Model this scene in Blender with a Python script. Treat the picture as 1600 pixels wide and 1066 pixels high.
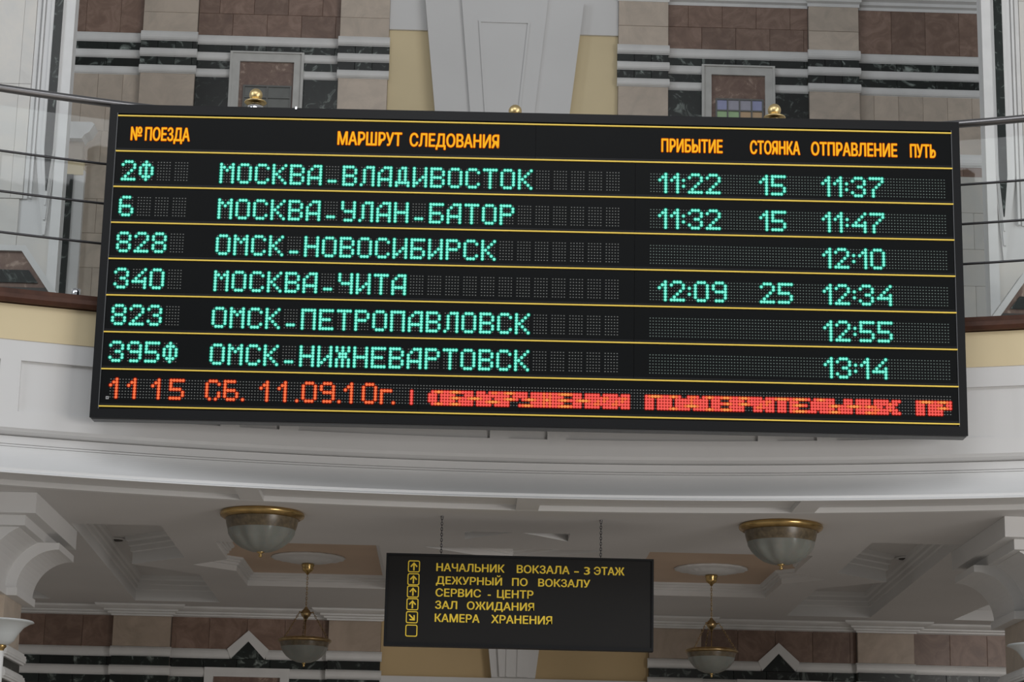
import bpy, bmesh, math, random
from mathutils import Vector, Matrix
random.seed(7)
for o in list(bpy.data.objects): bpy.data.objects.remove(o)
SC = bpy.context.scene
COL = SC.collection

# ---------------------------------------------------------------- camera
cam_d = bpy.data.cameras.new('camera'); cam = bpy.data.objects.new('camera', cam_d); COL.objects.link(cam)
cam_d.sensor_width = 36.0; cam_d.lens = 3490/1600*36; cam_d.clip_end = 200
PITCH, ROLL, YAW = .2434, .021, .0209
F = Vector((math.sin(YAW)*math.cos(PITCH), math.cos(YAW)*math.cos(PITCH), math.sin(PITCH)))
R_ = Vector((math.cos(YAW), -math.sin(YAW), 0)); U_ = R_.cross(F)
cx_ = R_*math.cos(ROLL)+U_*math.sin(ROLL); cy_ = U_*math.cos(ROLL)-R_*math.sin(ROLL)
EYE = Vector((0, 0, 1.7))
M = Matrix.Identity(4)
for i in range(3):
    M[i][0] = cx_[i]; M[i][1] = cy_[i]; M[i][2] = -F[i]; M[i][3] = EYE[i]
cam.matrix_world = M
SC.camera = cam
# ---------------------------------------------------------------- world and light
SC.view_settings.view_transform = 'Standard'; SC.view_settings.look = 'None'
SC.view_settings.gamma = 1; SC.view_settings.use_curve_mapping = False
SC.view_settings.exposure = -0.08
W = bpy.data.worlds.new('hall_daylight'); SC.world = W; W.use_nodes = True
bg = W.node_tree.nodes['Background']; bg.inputs[0].default_value = (.96, .98, 1.0, 1); bg.inputs[1].default_value = .25
def area(name, loc, target, sx, sy, power, col):
    d = bpy.data.lights.new(name, 'AREA'); d.shape = 'RECTANGLE'; d.size = sx; d.size_y = sy; d.energy = power; d.color = col
    o = bpy.data.objects.new(name, d); COL.objects.link(o); o.location = loc
    o.rotation_euler = (Vector(target)-Vector(loc)).to_track_quat('-Z', 'Y').to_euler()
    return o
# the tall arched windows of the hall, on its left and right sides
area('hall_window_light_left', (-11, 6, 9), (2, 13, 5), 5, 8, 430, (.86, .93, 1))
area('hall_window_light_right', (12, 4, 9), (0, 14, 5), 5, 8, 420, (.90, .95, 1))
area('high_fill_light', (-1, 3, 11), (0, 12.3, 4.5), 9, 4, 330, (.98, .98, 1))  # added fill, set close overhead to lift the balcony front
# low area light from the right, added to brighten the under-balcony and coffer walls
area('low_fill_light', (9, 1, 2.4), (-1, 15.5, 3.7), 5, 3.2, 580, (1, .955, .92))

# ---------------------------------------------------------------- materials
MATS = {}
def lin(c): return tuple((x/255/12.92 if x/255 <= .04045 else ((x/255+.055)/1.055)**2.4) for x in c)
def base_mat(name, rgb, rough=.6, metal=0, noise=.06, scale=3.0, rnd=0.0, bump=0.0, spec=.5):
    m = bpy.data.materials.new(name); m.use_nodes = True; nt = m.node_tree; b = nt.nodes['Principled BSDF']
    b.inputs['Roughness'].default_value = rough; b.inputs['Metallic'].default_value = metal
    b.inputs['Specular IOR Level'].default_value = spec
    tc = nt.nodes.new('ShaderNodeTexCoord')
    n = nt.nodes.new('ShaderNodeTexNoise'); n.inputs['Scale'].default_value = scale; n.inputs['Detail'].default_value = 6
    nt.links.new(tc.outputs['Object'], n.inputs['Vector'])
    hsv = nt.nodes.new('ShaderNodeHueSaturation'); hsv.inputs['Color'].default_value = (*rgb, 1)
    mr = nt.nodes.new('ShaderNodeMapRange'); mr.inputs['To Min'].default_value = 1-noise; mr.inputs['To Max'].default_value = 1+noise
    mr.inputs['From Min'].default_value = .3; mr.inputs['From Max'].default_value = .7
    nt.links.new(n.outputs['Fac'], mr.inputs['Value'])
    if rnd:
        oi = nt.nodes.new('ShaderNodeObjectInfo'); m2 = nt.nodes.new('ShaderNodeMapRange')
        m2.inputs['To Min'].default_value = 1-rnd; m2.inputs['To Max'].default_value = 1+rnd
        nt.links.new(oi.outputs['Random'], m2.inputs['Value'])
        mu = nt.nodes.new('ShaderNodeMath'); mu.operation = 'MULTIPLY'
        nt.links.new(mr.outputs[0], mu.inputs[0]); nt.links.new(m2.outputs[0], mu.inputs[1]); nt.links.new(mu.outputs[0], hsv.inputs['Value'])
    else: nt.links.new(mr.outputs[0], hsv.inputs['Value'])
    nt.links.new(hsv.outputs[0], b.inputs['Base Color'])
    if bump:
        bp = nt.nodes.new('ShaderNodeBump'); bp.inputs['Strength'].default_value = bump; bp.inputs['Distance'].default_value = .01
        nt.links.new(n.outputs['Fac'], bp.inputs['Height']); nt.links.new(bp.outputs[0], b.inputs['Normal'])
    MATS[name] = m; return m
def marble(name, base, vein, scale=5.0, rough=.35, rnd=.1, lo=.52, hi=.66, soft=None):
    m = bpy.data.materials.new(name); m.use_nodes = True; nt = m.node_tree; b = nt.nodes['Principled BSDF']
    b.inputs['Roughness'].default_value = rough
    tc = nt.nodes.new('ShaderNodeTexCoord'); oi = nt.nodes.new('ShaderNodeObjectInfo')
    mul = nt.nodes.new('ShaderNodeVectorMath'); mul.operation = 'MULTIPLY_ADD'
    cmb = nt.nodes.new('ShaderNodeCombineXYZ')
    for i in range(3): nt.links.new(oi.outputs['Random'], cmb.inputs[i])
    mul.inputs[1].default_value = (37, 23, 11)
    nt.links.new(cmb.outputs[0], mul.inputs[0]); nt.links.new(tc.outputs['Object'], mul.inputs[2])
    n = nt.nodes.new('ShaderNodeTexNoise'); n.inputs['Scale'].default_value = scale; n.inputs['Detail'].default_value = 8
    n.inputs['Distortion'].default_value = 1.6; n.inputs['Roughness'].default_value = .62
    nt.links.new(mul.outputs[0], n.inputs['Vector'])
    cr = nt.nodes.new('ShaderNodeValToRGB'); e = cr.color_ramp.elements
    e[0].position = lo; e[0].color = (*base, 1); e[1].position = hi; e[1].color = (*vein, 1)
    if soft:
        x = cr.color_ramp.elements.new(max(.05, lo-.2)); x.color = (*soft, 1)
    nt.links.new(n.outputs['Fac'], cr.inputs[0])
    hsv = nt.nodes.new('ShaderNodeHueSaturation'); m2 = nt.nodes.new('ShaderNodeMapRange')
    m2.inputs['To Min'].default_value = 1-rnd; m2.inputs['To Max'].default_value = 1+rnd
    nt.links.new(oi.outputs['Random'], m2.inputs['Value']); nt.links.new(m2.outputs[0], hsv.inputs['Value'])
    nt.links.new(cr.outputs[0], hsv.inputs['Color']); nt.links.new(hsv.outputs[0], b.inputs['Base Color'])
    MATS[name] = m; return m
def emis(name, rgb, s=1.0):
    m = bpy.data.materials.new(name); m.use_nodes = True; nt = m.node_tree
    for n in list(nt.nodes):
        if n.type == 'BSDF_PRINCIPLED': nt.nodes.remove(n)
    e = nt.nodes.new('ShaderNodeEmission'); e.inputs[0].default_value = (*rgb, 1); e.inputs[1].default_value = s
    nt.links.new(e.outputs[0], nt.nodes['Material Output'].inputs[0]); MATS[name] = m; return m

base_mat('white_plaster', (.67, .67, .665), .7, noise=.03, scale=1.2)
base_mat('soffit_plaster', (.62, .61, .60), .75, noise=.04, scale=1.0)
base_mat('peach_plaster', (.58, .44, .33), .75, noise=.08, scale=1.5)
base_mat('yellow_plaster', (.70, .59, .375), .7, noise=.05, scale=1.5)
base_mat('white_stone', (.68, .68, .67), .4, noise=.06, scale=6)
base_mat('grey_stone', (.50, .50, .48), .45, noise=.09, scale=9)
base_mat('joint', (.27, .24, .21), .8)
marble('beige_marble', (.45, .385, .32), (.54, .46, .38), 3.5, rnd=.07, lo=.4, hi=.65, soft=(.37, .33, .28))
marble('beige_marble_shaded', (.37, .30, .235), (.45, .36, .29), 3.5, rnd=.07, lo=.4, hi=.65, soft=(.30, .245, .195))  # beige marble with the under-balcony shade put into its colour
base_mat('yellow_plaster_shaded', (.55, .41, .22), .7, noise=.05, scale=1.5)  # yellow plaster, darker and warmer to carry the shade under the balcony
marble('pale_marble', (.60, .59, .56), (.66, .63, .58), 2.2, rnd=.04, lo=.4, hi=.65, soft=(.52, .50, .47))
marble('brown_marble', (.190, .122, .092), (.27, .185, .145), 6, rnd=.13, lo=.45, hi=.68, soft=(.145, .092, .07))
marble('veined_brown_marble', (.20, .13, .10), (.42, .32, .26), 9, rnd=.05, lo=.56, hi=.68, soft=(.15, .09, .07))
marble('green_marble', (.009, .014, .012), (.24, .28, .26), 8, rough=.3, rnd=.4, lo=.56, hi=.72, soft=(.006, .009, .008))
marble('floor_granite', (.46, .41, .36), (.54, .49, .43), 30, rough=.4, rnd=.02)
base_mat('dark_wood', (.07, .028, .016), .5, spec=.3, noise=.35, scale=9)
base_mat('brass', (.52, .36, .15), .24, metal=1, noise=.15, scale=20)
base_mat('satin_brass', (.86, .66, .33), .38, metal=1, noise=.05, scale=20)
base_mat('aged_brass', (.42, .30, .15), .3, metal=1, noise=.2, scale=30)
base_mat('steel', (.27, .265, .27), .3, metal=1, noise=.05)
base_mat('dark_steel', (.10, .10, .105), .35, metal=1, noise=.05)
base_mat('chrome', (.85, .85, .88), .08, metal=1, noise=.02)
base_mat('casing_black', (.006, .0065, .0075), .42, noise=.1, spec=.25)
base_mat('face_black', (.003, .0038, .0042), .42, noise=.08, spec=.13)
base_mat('rim_grey', (.10, .105, .11), .4, noise=.05)
base_mat('divider_yellow', (.92, .66, .10), .4, noise=.04)
base_mat('sign_black', (.009, .0085, .008), .5, noise=.15, scale=1.5, spec=.25)
base_mat('sign_yellow', (.85, .60, .04), .5, noise=.06, scale=14)
base_mat('led_off', (.20, .21, .20), .4, noise=.2, scale=200)
base_mat('led_off_green', (.16, .21, .19), .4, noise=.2, scale=200)
base_mat('window_frame_grey', (.14, .145, .14), .5)
base_mat('frosted_glass_dark', (.13, .135, .14), .3)
base_mat('sticker', (.45, .45, .45), .6)
base_mat('shade_dark', (.06, .055, .05), .7)
emis('led_green', (.24, 1.0, .78), 1.0); emis('led_green_halo', (.0, .125, .078), 1.0)  # the dim second green is the glow painted round each lit LED
emis('led_red', (1.0, .12, .10), 1.0); emis('led_red_orange', (1.0, .19, .07), 1.0); emis('led_orange', (1.0, .34, .09), 1.0)
emis('led_red_halo', (.20, .004, .0), 1.0)  # painted glow round the lit red LEDs
emis('head_letter', (1.0, .50, .022), 1.0); emis('head_letter_halo', (.62, .075, .0), 1.0)  # the second colour is the orange glow painted around the header letters
# stained glass, lit faintly from behind
for nm, c in dict(glass_blue=(112, 116, 142), glass_lilac=(118, 118, 128), glass_green=(118, 140, 108), glass_amber=(140, 120, 96), glass_grey=(76, 78, 76)).items():
    m = base_mat(nm, lin(c), .2, noise=.12, scale=12)
    m.node_tree.nodes['Principled BSDF'].inputs['Emission Color'].default_value = (*lin(c), 1)
    m.node_tree.nodes['Principled BSDF'].inputs['Emission Strength'].default_value = .45
# clear railing glass
m = bpy.data.materials.new('clear_glass'); m.use_nodes = True; nt = m.node_tree
nt.nodes.remove(nt.nodes['Principled BSDF'])
tr = nt.nodes.new('ShaderNodeBsdfTransparent'); tr.inputs[0].default_value = (.965, .975, .97, 1)
gl = nt.nodes.new('ShaderNodeBsdfGlossy'); gl.inputs['Roughness'].default_value = .02; gl.inputs[0].default_value = (1, 1, 1, 1)
mx = nt.nodes.new('ShaderNodeMixShader'); mx.inputs[0].default_value = .018
nt.links.new(tr.outputs[0], mx.inputs[1]); nt.links.new(gl.outputs[0], mx.inputs[2]); nt.links.new(mx.outputs[0], nt.nodes['Material Output'].inputs[0])
MATS['clear_glass'] = m
# frosted lamp glass
m = base_mat('lamp_glass', (.21, .22, .20), .3, noise=.12, scale=8)
m.node_tree.nodes['Principled BSDF'].inputs['Subsurface Weight'].default_value = .3
m = base_mat('lamp_glass_amber', (.12, .092, .055), .3, noise=.35, scale=40)
m = base_mat('sconce_glass', (.55, .58, .58), .25, noise=.05)

# ---------------------------------------------------------------- mesh helper
class MB:
    def __init__(s): s.v = []; s.f = []; s.mi = []; s.sm = []; s.mats = []
    def mi_(s, mat):
        if mat not in s.mats: s.mats.append(mat)
        return s.mats.index(mat)
    def add(s, vs, fs, mat, smooth=False):
        o = len(s.v); k = s.mi_(mat); s.v += [tuple(p) for p in vs]
        for f in fs: s.f.append(tuple(i+o for i in f)); s.mi.append(k); s.sm.append(smooth)
    def box(s, x0, x1, y0, y1, z0, z1, mat):
        s.add([(x0,y0,z0),(x1,y0,z0),(x1,y1,z0),(x0,y1,z0),(x0,y0,z1),(x1,y0,z1),(x1,y1,z1),(x0,y1,z1)],
              [(0,3,2,1),(4,5,6,7),(0,1,5,4),(1,2,6,5),(2,3,7,6),(3,0,4,7)], mat)
    def tilebox(s, x0, x1, y0, y1, z0, z1, mat, c=.003):
        # slab with a chamfered front face (front is y0)
        s.add([(x0,y0+c,z0),(x1,y0+c,z0),(x1,y0+c,z1),(x0,y0+c,z1),(x0+c,y0,z0+c),(x1-c,y0,z0+c),(x1-c,y0,z1-c),(x0+c,y0,z1-c),
               (x0,y1,z0),(x1,y1,z0),(x1,y1,z1),(x0,y1,z1)],
              [(4,5,6,7),(0,1,5,4),(1,2,6,5),(2,3,7,6),(3,0,4,7),(8,9,1,0),(9,10,2,1),(10,11,3,2),(11,8,0,3)], mat)
    def prism_xz(s, poly, y0, y1, mat):
        n = len(poly)
        s.add([(x,y0,z) for x,z in poly]+[(x,y1,z) for x,z in poly],
              [tuple(range(n)), tuple(range(2*n-1,n-1,-1))]+[(i,i+n,(i+1)%n+n,(i+1)%n) for i in range(n)], mat)
    def lathe(s, prof, cx, cy, mat, n=28, smooth=True, wave=None):
        vs = []; 
        for r, z in prof:
            for k in range(n):
                a = 2*math.pi*k/n; rr = r*(1+(wave(a, z) if wave else 0)); vs.append((cx+rr*math.cos(a), cy+rr*math.sin(a), z))
        fs = []
        for j in range(len(prof)-1):
            for k in range(n):
                fs.append((j*n+k, j*n+(k+1)%n, (j+1)*n+(k+1)%n, (j+1)*n+k))
        s.add(vs, fs, mat, smooth)
    def tube(s, pts, r, mat, n=10, closed=False):
        pts = [Vector(p) for p in pts]; vs = []; L = len(pts)
        for i, p in enumerate(pts):
            if closed: t = (pts[(i+1) % L]-pts[i-1]).normalized()
            else: t = (pts[min(i+1, L-1)]-pts[max(i-1, 0)]).normalized()
            up = Vector((0, 0, 1)) if abs(t.z) < .9 else Vector((0, 1, 0))
            a = t.cross(up).normalized(); b = a.cross(t)
            for k in range(n):
                q = 2*math.pi*k/n; vs.append(p+a*(r*math.cos(q))+b*(r*math.sin(q)))
        fs = [(j*n+k, j*n+(k+1)%n, ((j+1) % L)*n+(k+1)%n, ((j+1) % L)*n+k) for j in range(L if closed else L-1) for k in range(n)]
        if not closed: fs += [tuple(range(n))[::-1], tuple(range((L-1)*n, L*n))]
        s.add(vs, fs, mat, True)
    def build(s, name, parent=None, loc=None, fix=True):
        me = bpy.data.meshes.new(name); off = Vector(loc) if loc else Vector((0,0,0))
        me.from_pydata([tuple(Vector(p)-off) for p in s.v], [], s.f)
        for mt in s.mats: me.materials.append(MATS[mt])
        me.polygons.foreach_set('material_index', s.mi); me.polygons.foreach_set('use_smooth', s.sm)
        if fix:
            bm = bmesh.new(); bm.from_mesh(me); bmesh.ops.recalc_face_normals(bm, faces=bm.faces); bm.to_mesh(me); bm.free()
        me.update()
        o = bpy.data.objects.new(name, me); COL.objects.link(o)
        if loc: o.location = off
        if parent: o.parent = parent
        return o
def tag(o, label=None, cat=None, group=None, kind=None):
    if label: o['label'] = label
    if cat: o['category'] = cat
    if group: o['group'] = group
    if kind: o['kind'] = kind
    return o
def struct(o, label, cat): return tag(o, label, cat, kind='structure')
def empty(name, loc=(0,0,0)):
    o = bpy.data.objects.new(name, None); COL.objects.link(o); o.location = loc; o.empty_display_size = .2; return o
def simple(name, fn, parent=None):
    mb = MB(); fn(mb); return mb.build(name, parent)

# curved balcony geometry: concave towards the hall, axis at u = UC
UC = .28
def RZ(z): return 9.4-(z-3.84)*.575
def cv(u, v0, R): return v0-R+math.sqrt(R*R-(u-UC)**2)
U0, U1 = -4.6, 5.2
def sweep(mb, prof, mat, u0=U0, u1=U1, n=72, closed=True, smooth=False):
    m = len(prof); vs = []
    for i in range(n+1):
        u = u0+(u1-u0)*i/n
        for v0, z in prof: vs.append((u, cv(u, v0, RZ(z)), z))
    fs = []
    for i in range(n):
        for j in range(m if closed else m-1):
            a, b = i*m+j, i*m+(j+1) % m; fs.append((a, b, b+m, a+m))
    if closed: fs += [tuple(range(m))[::-1], tuple(range(n*m, n*m+m))]
    mb.add(vs, fs, mat, smooth)

# ================================================================ SETTING
g = MB(); g.box(-14, 14, -14, 20, -.2, 0, 'floor_granite')
struct(g.build('floor'), 'polished granite floor of the station hall', 'floor')
# ---- balcony front wall
root = MB(); sweep(root, [(12.40, 4.115), (12.40, 4.79), (12.60, 4.79), (12.60, 4.115)], 'white_plaster')
wf = struct(root.build('wall_front'), 'white curved balcony front with sunk panels behind the departure board', 'wall')
mb = MB(); sweep(mb, [(12.38, 4.49), (12.38, 4.602), (12.402, 4.602), (12.402, 4.49)], 'white_plaster'); mb.build('top_rail', wf)
mb = MB(); sweep(mb, [(12.38, 4.115), (12.38, 4.207), (12.402, 4.207), (12.402, 4.115)], 'white_plaster'); mb.build('bottom_rail', wf)
mb = MB(); sweep(mb, [(12.375, 4.602), (12.375, 4.80), (12.402, 4.80), (12.402, 4.602)], 'yellow_plaster'); tag(mb.build('painted_band', wf), 'yellow painted band')
k = -3
for k in range(-3, 4):
    c = .36+1.505*k
    for a, b in ((c-.215, c-.11), (c+.11, c+.215)):
        if a > U0+.1 and b < U1-.1:
            mb = MB(); sweep(mb, [(12.38, 4.207), (12.38, 4.49), (12.402, 4.49), (12.402, 4.207)], 'white_plaster', a, b, 3); mb.build('stile', wf)
# ---- cornice at the foot of the balcony
prof = [(12.38, 4.118), (12.40, 4.10), (12.43, 4.09), (12.45, 4.084), (12.462, 4.084), (12.462, 4.079), (12.437, 4.079), (12.434, 4.036), (12.446, 4.036), (12.446, 4.031),
        (12.426, 4.031), (12.425, 4.021), (12.436, 4.021), (12.436, 4.017), (12.419, 4.017)]
for i in range(1, 15):
    t = i/14; prof.append((12.419-.199*t**1.75, 4.017-.172*t))
prof += [(12.218, 3.84), (12.24, 3.84), (12.24, 3.870), (12.63, 3.870), (12.63, 3.84), (12.68, 3.84), (12.68, 4.118)]
mb = MB(); sweep(mb, prof, 'white_plaster', n=90)
tr1 = struct(mb.build('trim_1'), 'white flared cornice under the curved balcony front', 'cornice')
for k in range(-2, 4):
    c = .37+1.56*(k)
    if U0 < c-.1 and c+.1 < U1:
        mb = MB(); sweep(mb, [(12.2405, 3.8405), (12.2405, 3.8695), (12.6295, 3.8695), (12.6295, 3.8405)], 'white_plaster', c-.065, c+.065, 3); mb.build('soffit_block', tr1)
# ---- wooden cap
mb = MB(); sweep(mb, [(12.34, 4.805), (12.325, 4.825), (12.33, 4.85), (12.345, 4.852), (12.345, 4.88), (12.70, 4.88), (12.70, 4.805)], 'dark_wood')
struct(mb.build('trim_2'), 'dark wooden cap board under the balcony glass', 'trim')
# ---- balcony floor slab
mb = MB(); sweep(mb, [(12.60, 4.55), (12.60, 4.86), (18.6, 4.86), (18.6, 4.55)], 'pale_marble', n=24)
mb = MB()
us = [U0+(U1-U0)*i/24 for i in range(25)]
vs = [(u, cv(u, 12.6, RZ(4.7)), 4.86) for u in us]+[(U1+.8, 18.4, 4.86), (U0-.8, 18.4, 4.86)]
n = len(vs); mb.add(vs+[(x, y, 4.45) for x, y, z in vs], [tuple(range(n)), tuple(range(2*n-1, n-1, -1))]+[(i, i+n, (i+1) % n+n, (i+1) % n) for i in range(n)], 'pale_marble')
struct(mb.build('balcony_floor'), 'pale floor slab of the balcony gallery', 'floor')

# ---- ceiling under the balcony with coffers
ZC = 3.84
def mir(p): return [(.68-u, v) for u, v in reversed(p)]
Lc = [(-.52, 14.09), (-1.56, 14.09), (-1.56, 14.86), (-1.82, 15.16), (-1.55, 15.42), (-1.54, 16.17), (-.52, 16.17)]
OLc = [(-1.83, 13.50), (-2.37, 13.50), (-2.49, 17.18), (-1.84, 17.18), (-1.83, 15.62), (-2.24, 15.20), (-1.84, 14.82)]
Cc = [(.92, 14.09), (-.24, 14.09), (.34, 14.62)]
T1 = [(.66, 13.44), (.37, 13.44), (.66, 13.74)]
OO = [(4.9, 16.05), (3.88, 16.05), (3.82, 17.20), (4.9, 17.20)]
coffers = [(Lc, .092), (mir(Lc), .092), (OLc, .19), (mir(OLc), .19), (Cc, .092), (T1, .092), (mir(T1), .092), (OO, .19), (mir(OO), .19)]
bm = bmesh.new()
def loop(pts):
    vv = [bm.verts.new((x, y, ZC)) for x, y in pts]
    for i in range(len(vv)): bm.edges.new((vv[i], vv[(i+1) % len(vv)]))
us = [U0+(U1-U0)*i/40 for i in range(41)]
loop([(u, cv(u, 12.68, RZ(ZC))) for u in us]+[(U1+1, 17.62), (U0-1, 17.62)])
for p, h in coffers: loop(p)
bmesh.ops.triangle_fill(bm, use_beauty=True, use_dissolve=False, edges=bm.edges[:])
for f in bm.faces:
    if f.normal.z > 0: f.normal_flip()
me = bpy.data.meshes.new('ceiling'); bm.to_mesh(me); bm.free(); me.materials.append(MATS['soffit_plaster'])
ceil = bpy.data.objects.new('ceiling', me); COL.objects.link(ceil)
struct(ceil, 'coffered white ceiling under the balcony with star shaped recesses', 'ceiling')
def inset(poly, d):
    n = len(poly); out = []
    area_ = sum(poly[i][0]*poly[(i+1) % n][1]-poly[(i+1) % n][0]*poly[i][1] for i in range(n))
    sg = 1 if area_ > 0 else -1
    for i in range(n):
        p0, p1, p2 = Vector(poly[i-1]), Vector(poly[i]), Vector(poly[(i+1) % n])
        a = (p1-p0).normalized(); b = (p2-p1).normalized()
        na = Vector((-a.y, a.x))*sg; nb = Vector((-b.y, b.x))*sg
        m_ = (na+nb); q = m_/max(.3, m_.dot(na)); out.append((p1.x+q.x*d, p1.y+q.y*d))
    return out
for poly, h in coffers:
    st = [(0, 0), (0, .42*h), (.012, .45*h), (.012, .62*h), (.024, .66*h), (.024, .80*h), (.038, .86*h), (.045, h)]
    rings = [[(x, y, ZC+dz) for x, y in inset(poly, d)] for d, dz in st]
    n = len(poly); vs = [p for r in rings for p in r]
    mb = MB(); mb.add(vs, [(j*n+i, j*n+(i+1) % n, (j+1)*n+(i+1) % n, (j+1)*n+i) for j in range(len(st)-1) for i in range(n)], 'white_plaster')
    top = rings[-1]; mb.add(top, [tuple(range(n))], 'peach_plaster' if h < .1 else 'soffit_plaster')
    o = mb.build('coffer', ceil, fix=False)
    if h < .1: tag(o, 'sunk coffer with white stepped sides and a peach painted field')

# ---- lower rear wall under the balcony
VR = 17.6
def tiles(parent, u0, u1, z0, z1, v, mat, w, depth=.02, h=None, name='tile', off=0):
    """separate stone tiles, a little uneven, with open joints"""
    h = h or (z1-z0); nz = max(1, round((z1-z0)/h)); hz = (z1-z0)/nz
    for r in range(nz):
        x = u0-(off if r % 2 else 0)
        while x < u1-.01:
            a, b = max(x, u0), min(x+w, u1)
            if b-a > .03:
                mb = MB(); dy = random.uniform(-.0012, .0012)
                mb.tilebox(a+.0008, b-.0008, v-depth+dy, v+.002, z0+r*hz+.0008, z0+(r+1)*hz-.0008, mat, .002)
                mb.build(name, parent, loc=((a+b)/2, v, z0+(r+.5)*hz))
            x += w
def round_band(parent, u0, u1, z0, z1, v, proud=.035, name='moulding', mat='white_stone'):
    pts = []
    h = z1-z0
    for i in range(7):
        a = math.pi*(i/6)-math.pi/2
        pts.append((-proud*.45-proud*.55*math.cos(a), (z0+z1)/2+h/2*.92*math.sin(a)))
    pts = [(0, z0), (-proud*.45, z0)]+pts+[(-proud*.45, z1), (0, z1)]
    mb = MB(); n = len(pts)
    vs = [(u0, v+y, z) for y, z in pts]+[(u1, v+y, z) for y, z in pts]
    mb.add(vs, [(i, (i+1) % n, (i+1) % n+n, i+n) for i in range(n)]+[tuple(range(n)), tuple(range(2*n-1, n-1, -1))], mat)
    return mb.build(name, parent)
mb = MB(); mb.box(-6.2, 6.8, VR, VR+.3, 0, 4.5, 'joint')
wr = struct(mb.build('wall_rear'), 'marble clad rear wall under the balcony', 'wall')
pil = [(-2.70, -2.25), (-1.02, -.61), (1.49, 1.90), (3.13, 3.576)]
bays = [(-5.6, -2.70, 0), (-2.25, -1.02, 1), (1.90, 3.13, 1), (3.576, 6.4, 0)]
for a, b in pil:
    tiles(wr, a, b, 3.525, 3.77, VR-.05, 'beige_marble_shaded', 1, .03)
    mb = MB(); mb.box(a+.002, b-.002, VR-.05, VR, 2.6, 3.8, 'joint'); mb.build('pilaster', wr)
    round_band(wr, a-.012, b+.012, 3.45, 3.525, VR-.05, .05)
    tiles(wr, a, b, 3.38, 3.45, VR-.05, 'green_marble', .5, .03)
    round_band(wr, a-.012, b+.012, 3.306, 3.38, VR-.05, .05)
    tiles(wr, a, b, 3.236, 3.306, VR-.05, 'green_marble', .5, .03)
    tiles(wr, a, b, 2.7, 3.236, VR-.05, 'beige_marble_shaded', .5, .03)
for a, b, gable in bays:
    tiles(wr, a, b, 3.525, 3.77, VR, 'brown_marble', .295)
    if not gable:
        round_band(wr, a, b, 3.45, 3.525, VR)
        round_band(wr, a, b, 3.306, 3.38, VR)
    else:
        c = (a+b)/2-.01 if a < 0 else (a+b)/2
        round_band(wr, a, c-.14, 3.45, 3.525, VR); round_band(wr, c+.14, b, 3.45, 3.525, VR)
        mb = MB()
        for sgn in (-1, 1):
            mb.prism_xz([(c, 3.672), (c+sgn*.162, 3.525), (c+sgn*.132, 3.45), (c, 3.588)], VR-.04, VR, 'white_stone')
        mb.build('gable_moulding', wr)
        mb = MB(); mb.prism_xz([(c, 3.588), (c+.132, 3.45), (c-.132, 3.45)], VR-.024, VR-.001, 'green_marble'); mb.build('gable_tile', wr)
        c0, c1 = c-.33, c+.33
        round_band(wr, a, c0, 3.306, 3.38, VR); round_band(wr, c1, b, 3.306, 3.38, VR)
        mb = MB()
        mb.box(c0, c1, VR-.045, VR, 3.31, 3.38, 'white_stone'); mb.box(c0, c0+.07, VR-.045, VR, 2.6, 3.31, 'white_stone'); mb.box(c1-.07, c1, VR-.045, VR, 2.6, 3.31, 'white_stone')
        mb.build('niche_frame', wr)
        mb = MB(); mb.box(c0+.07, c1-.07, VR-.01, VR, 2.6, 3.31, 'veined_brown_marble'); mb.build('niche_panel', wr)
        tiles(wr, a, c0, 2.9, 3.306, VR, 'green_marble', .5); tiles(wr, c1, b, 2.9, 3.306, VR, 'green_marble', .5)
    tiles(wr, a, b, 3.38, 3.45, VR, 'green_marble', .26)
    if not gable:
        tiles(wr, a, b, 3.236, 3.306, VR, 'green_marble', .26); tiles(wr, a, b, 2.7, 3.236, VR, 'beige_marble_shaded', .3)
# yellow bay with tapered white bracket
mb = MB(); mb.box(-.61, 1.49, VR-.02, VR+.01, 3.345, 3.84, 'yellow_plaster_shaded'); tag(mb.build('painted_panel', wr), 'yellow painted field with shade in its colour')
mb = MB(); mb.box(-.61, 1.49, VR-.05, VR, 2.6, 3.345, 'white_plaster'); mb.build('white_panel', wr)
mb = MB(); mb.prism_xz([(.20, 3.84), (.66, 3.84), (.60, 3.345), (.26, 3.345)], VR-.14, VR, 'white_plaster')
mb.prism_xz([(.28, 3.84), (.58, 3.84), (.54, 3.345), (.32, 3.345)], VR-.17, VR-.13, 'white_plaster')
mb.prism_xz([(.37, 3.84), (.40, 3.84), (.39, 3.345), (.37, 3.345)], VR-.18, VR-.16, 'white_plaster')
mb.prism_xz([(.46, 3.84), (.49, 3.84), (.48, 3.345), (.455, 3.345)], VR-.18, VR-.16, 'white_plaster'); mb.build('bracket', wr)
# stepped crown moulding, breaking forward over the pilasters
def crown(parent, u0, u1, v, zb, zt, name='crown_moulding', e=0.0, scale=1.0):
    st = [(0, 0), (.02, 0), (.02, .14), (.05, .2), (.05, .34), (.085, .42), (.085, .56), (.13, .66), (.16, .82), (.17, 1)]
    mb = MB(); n = len(st)
    vs = []
    for uu, sg in ((u0, -1), (u1, 1)):
        for d, t in st: vs.append((uu+sg*d*scale*e, v-d*scale, zb+(zt-zb)*t))
    vs += [(u0, v, zb), (u1, v, zb), (u0, v, zt), (u1, v, zt)]
    fs = [(i, i+1, i+1+n, i+n) for i in range(n-1)]+[(2*n, )+tuple(range(n))+(2*n+2, ), (2*n+1, 2*n+3)+tuple(range(2*n-1, n-1, -1)), (n-1, 2*n-1, 2*n+3, 2*n+2), (0, n, 2*n+1, 2*n)]
    mb.add(vs, fs, 'white_stone'); return mb.build(name, parent)
prev = -5.6
for a, b in pil:
    if a == 1.49: prev = prev
    crown(wr, prev, a, VR, 3.76, 3.839, scale=.85); crown(wr, a, b, VR-.09, 3.76, 3.8385, e=.75); prev = b
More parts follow.
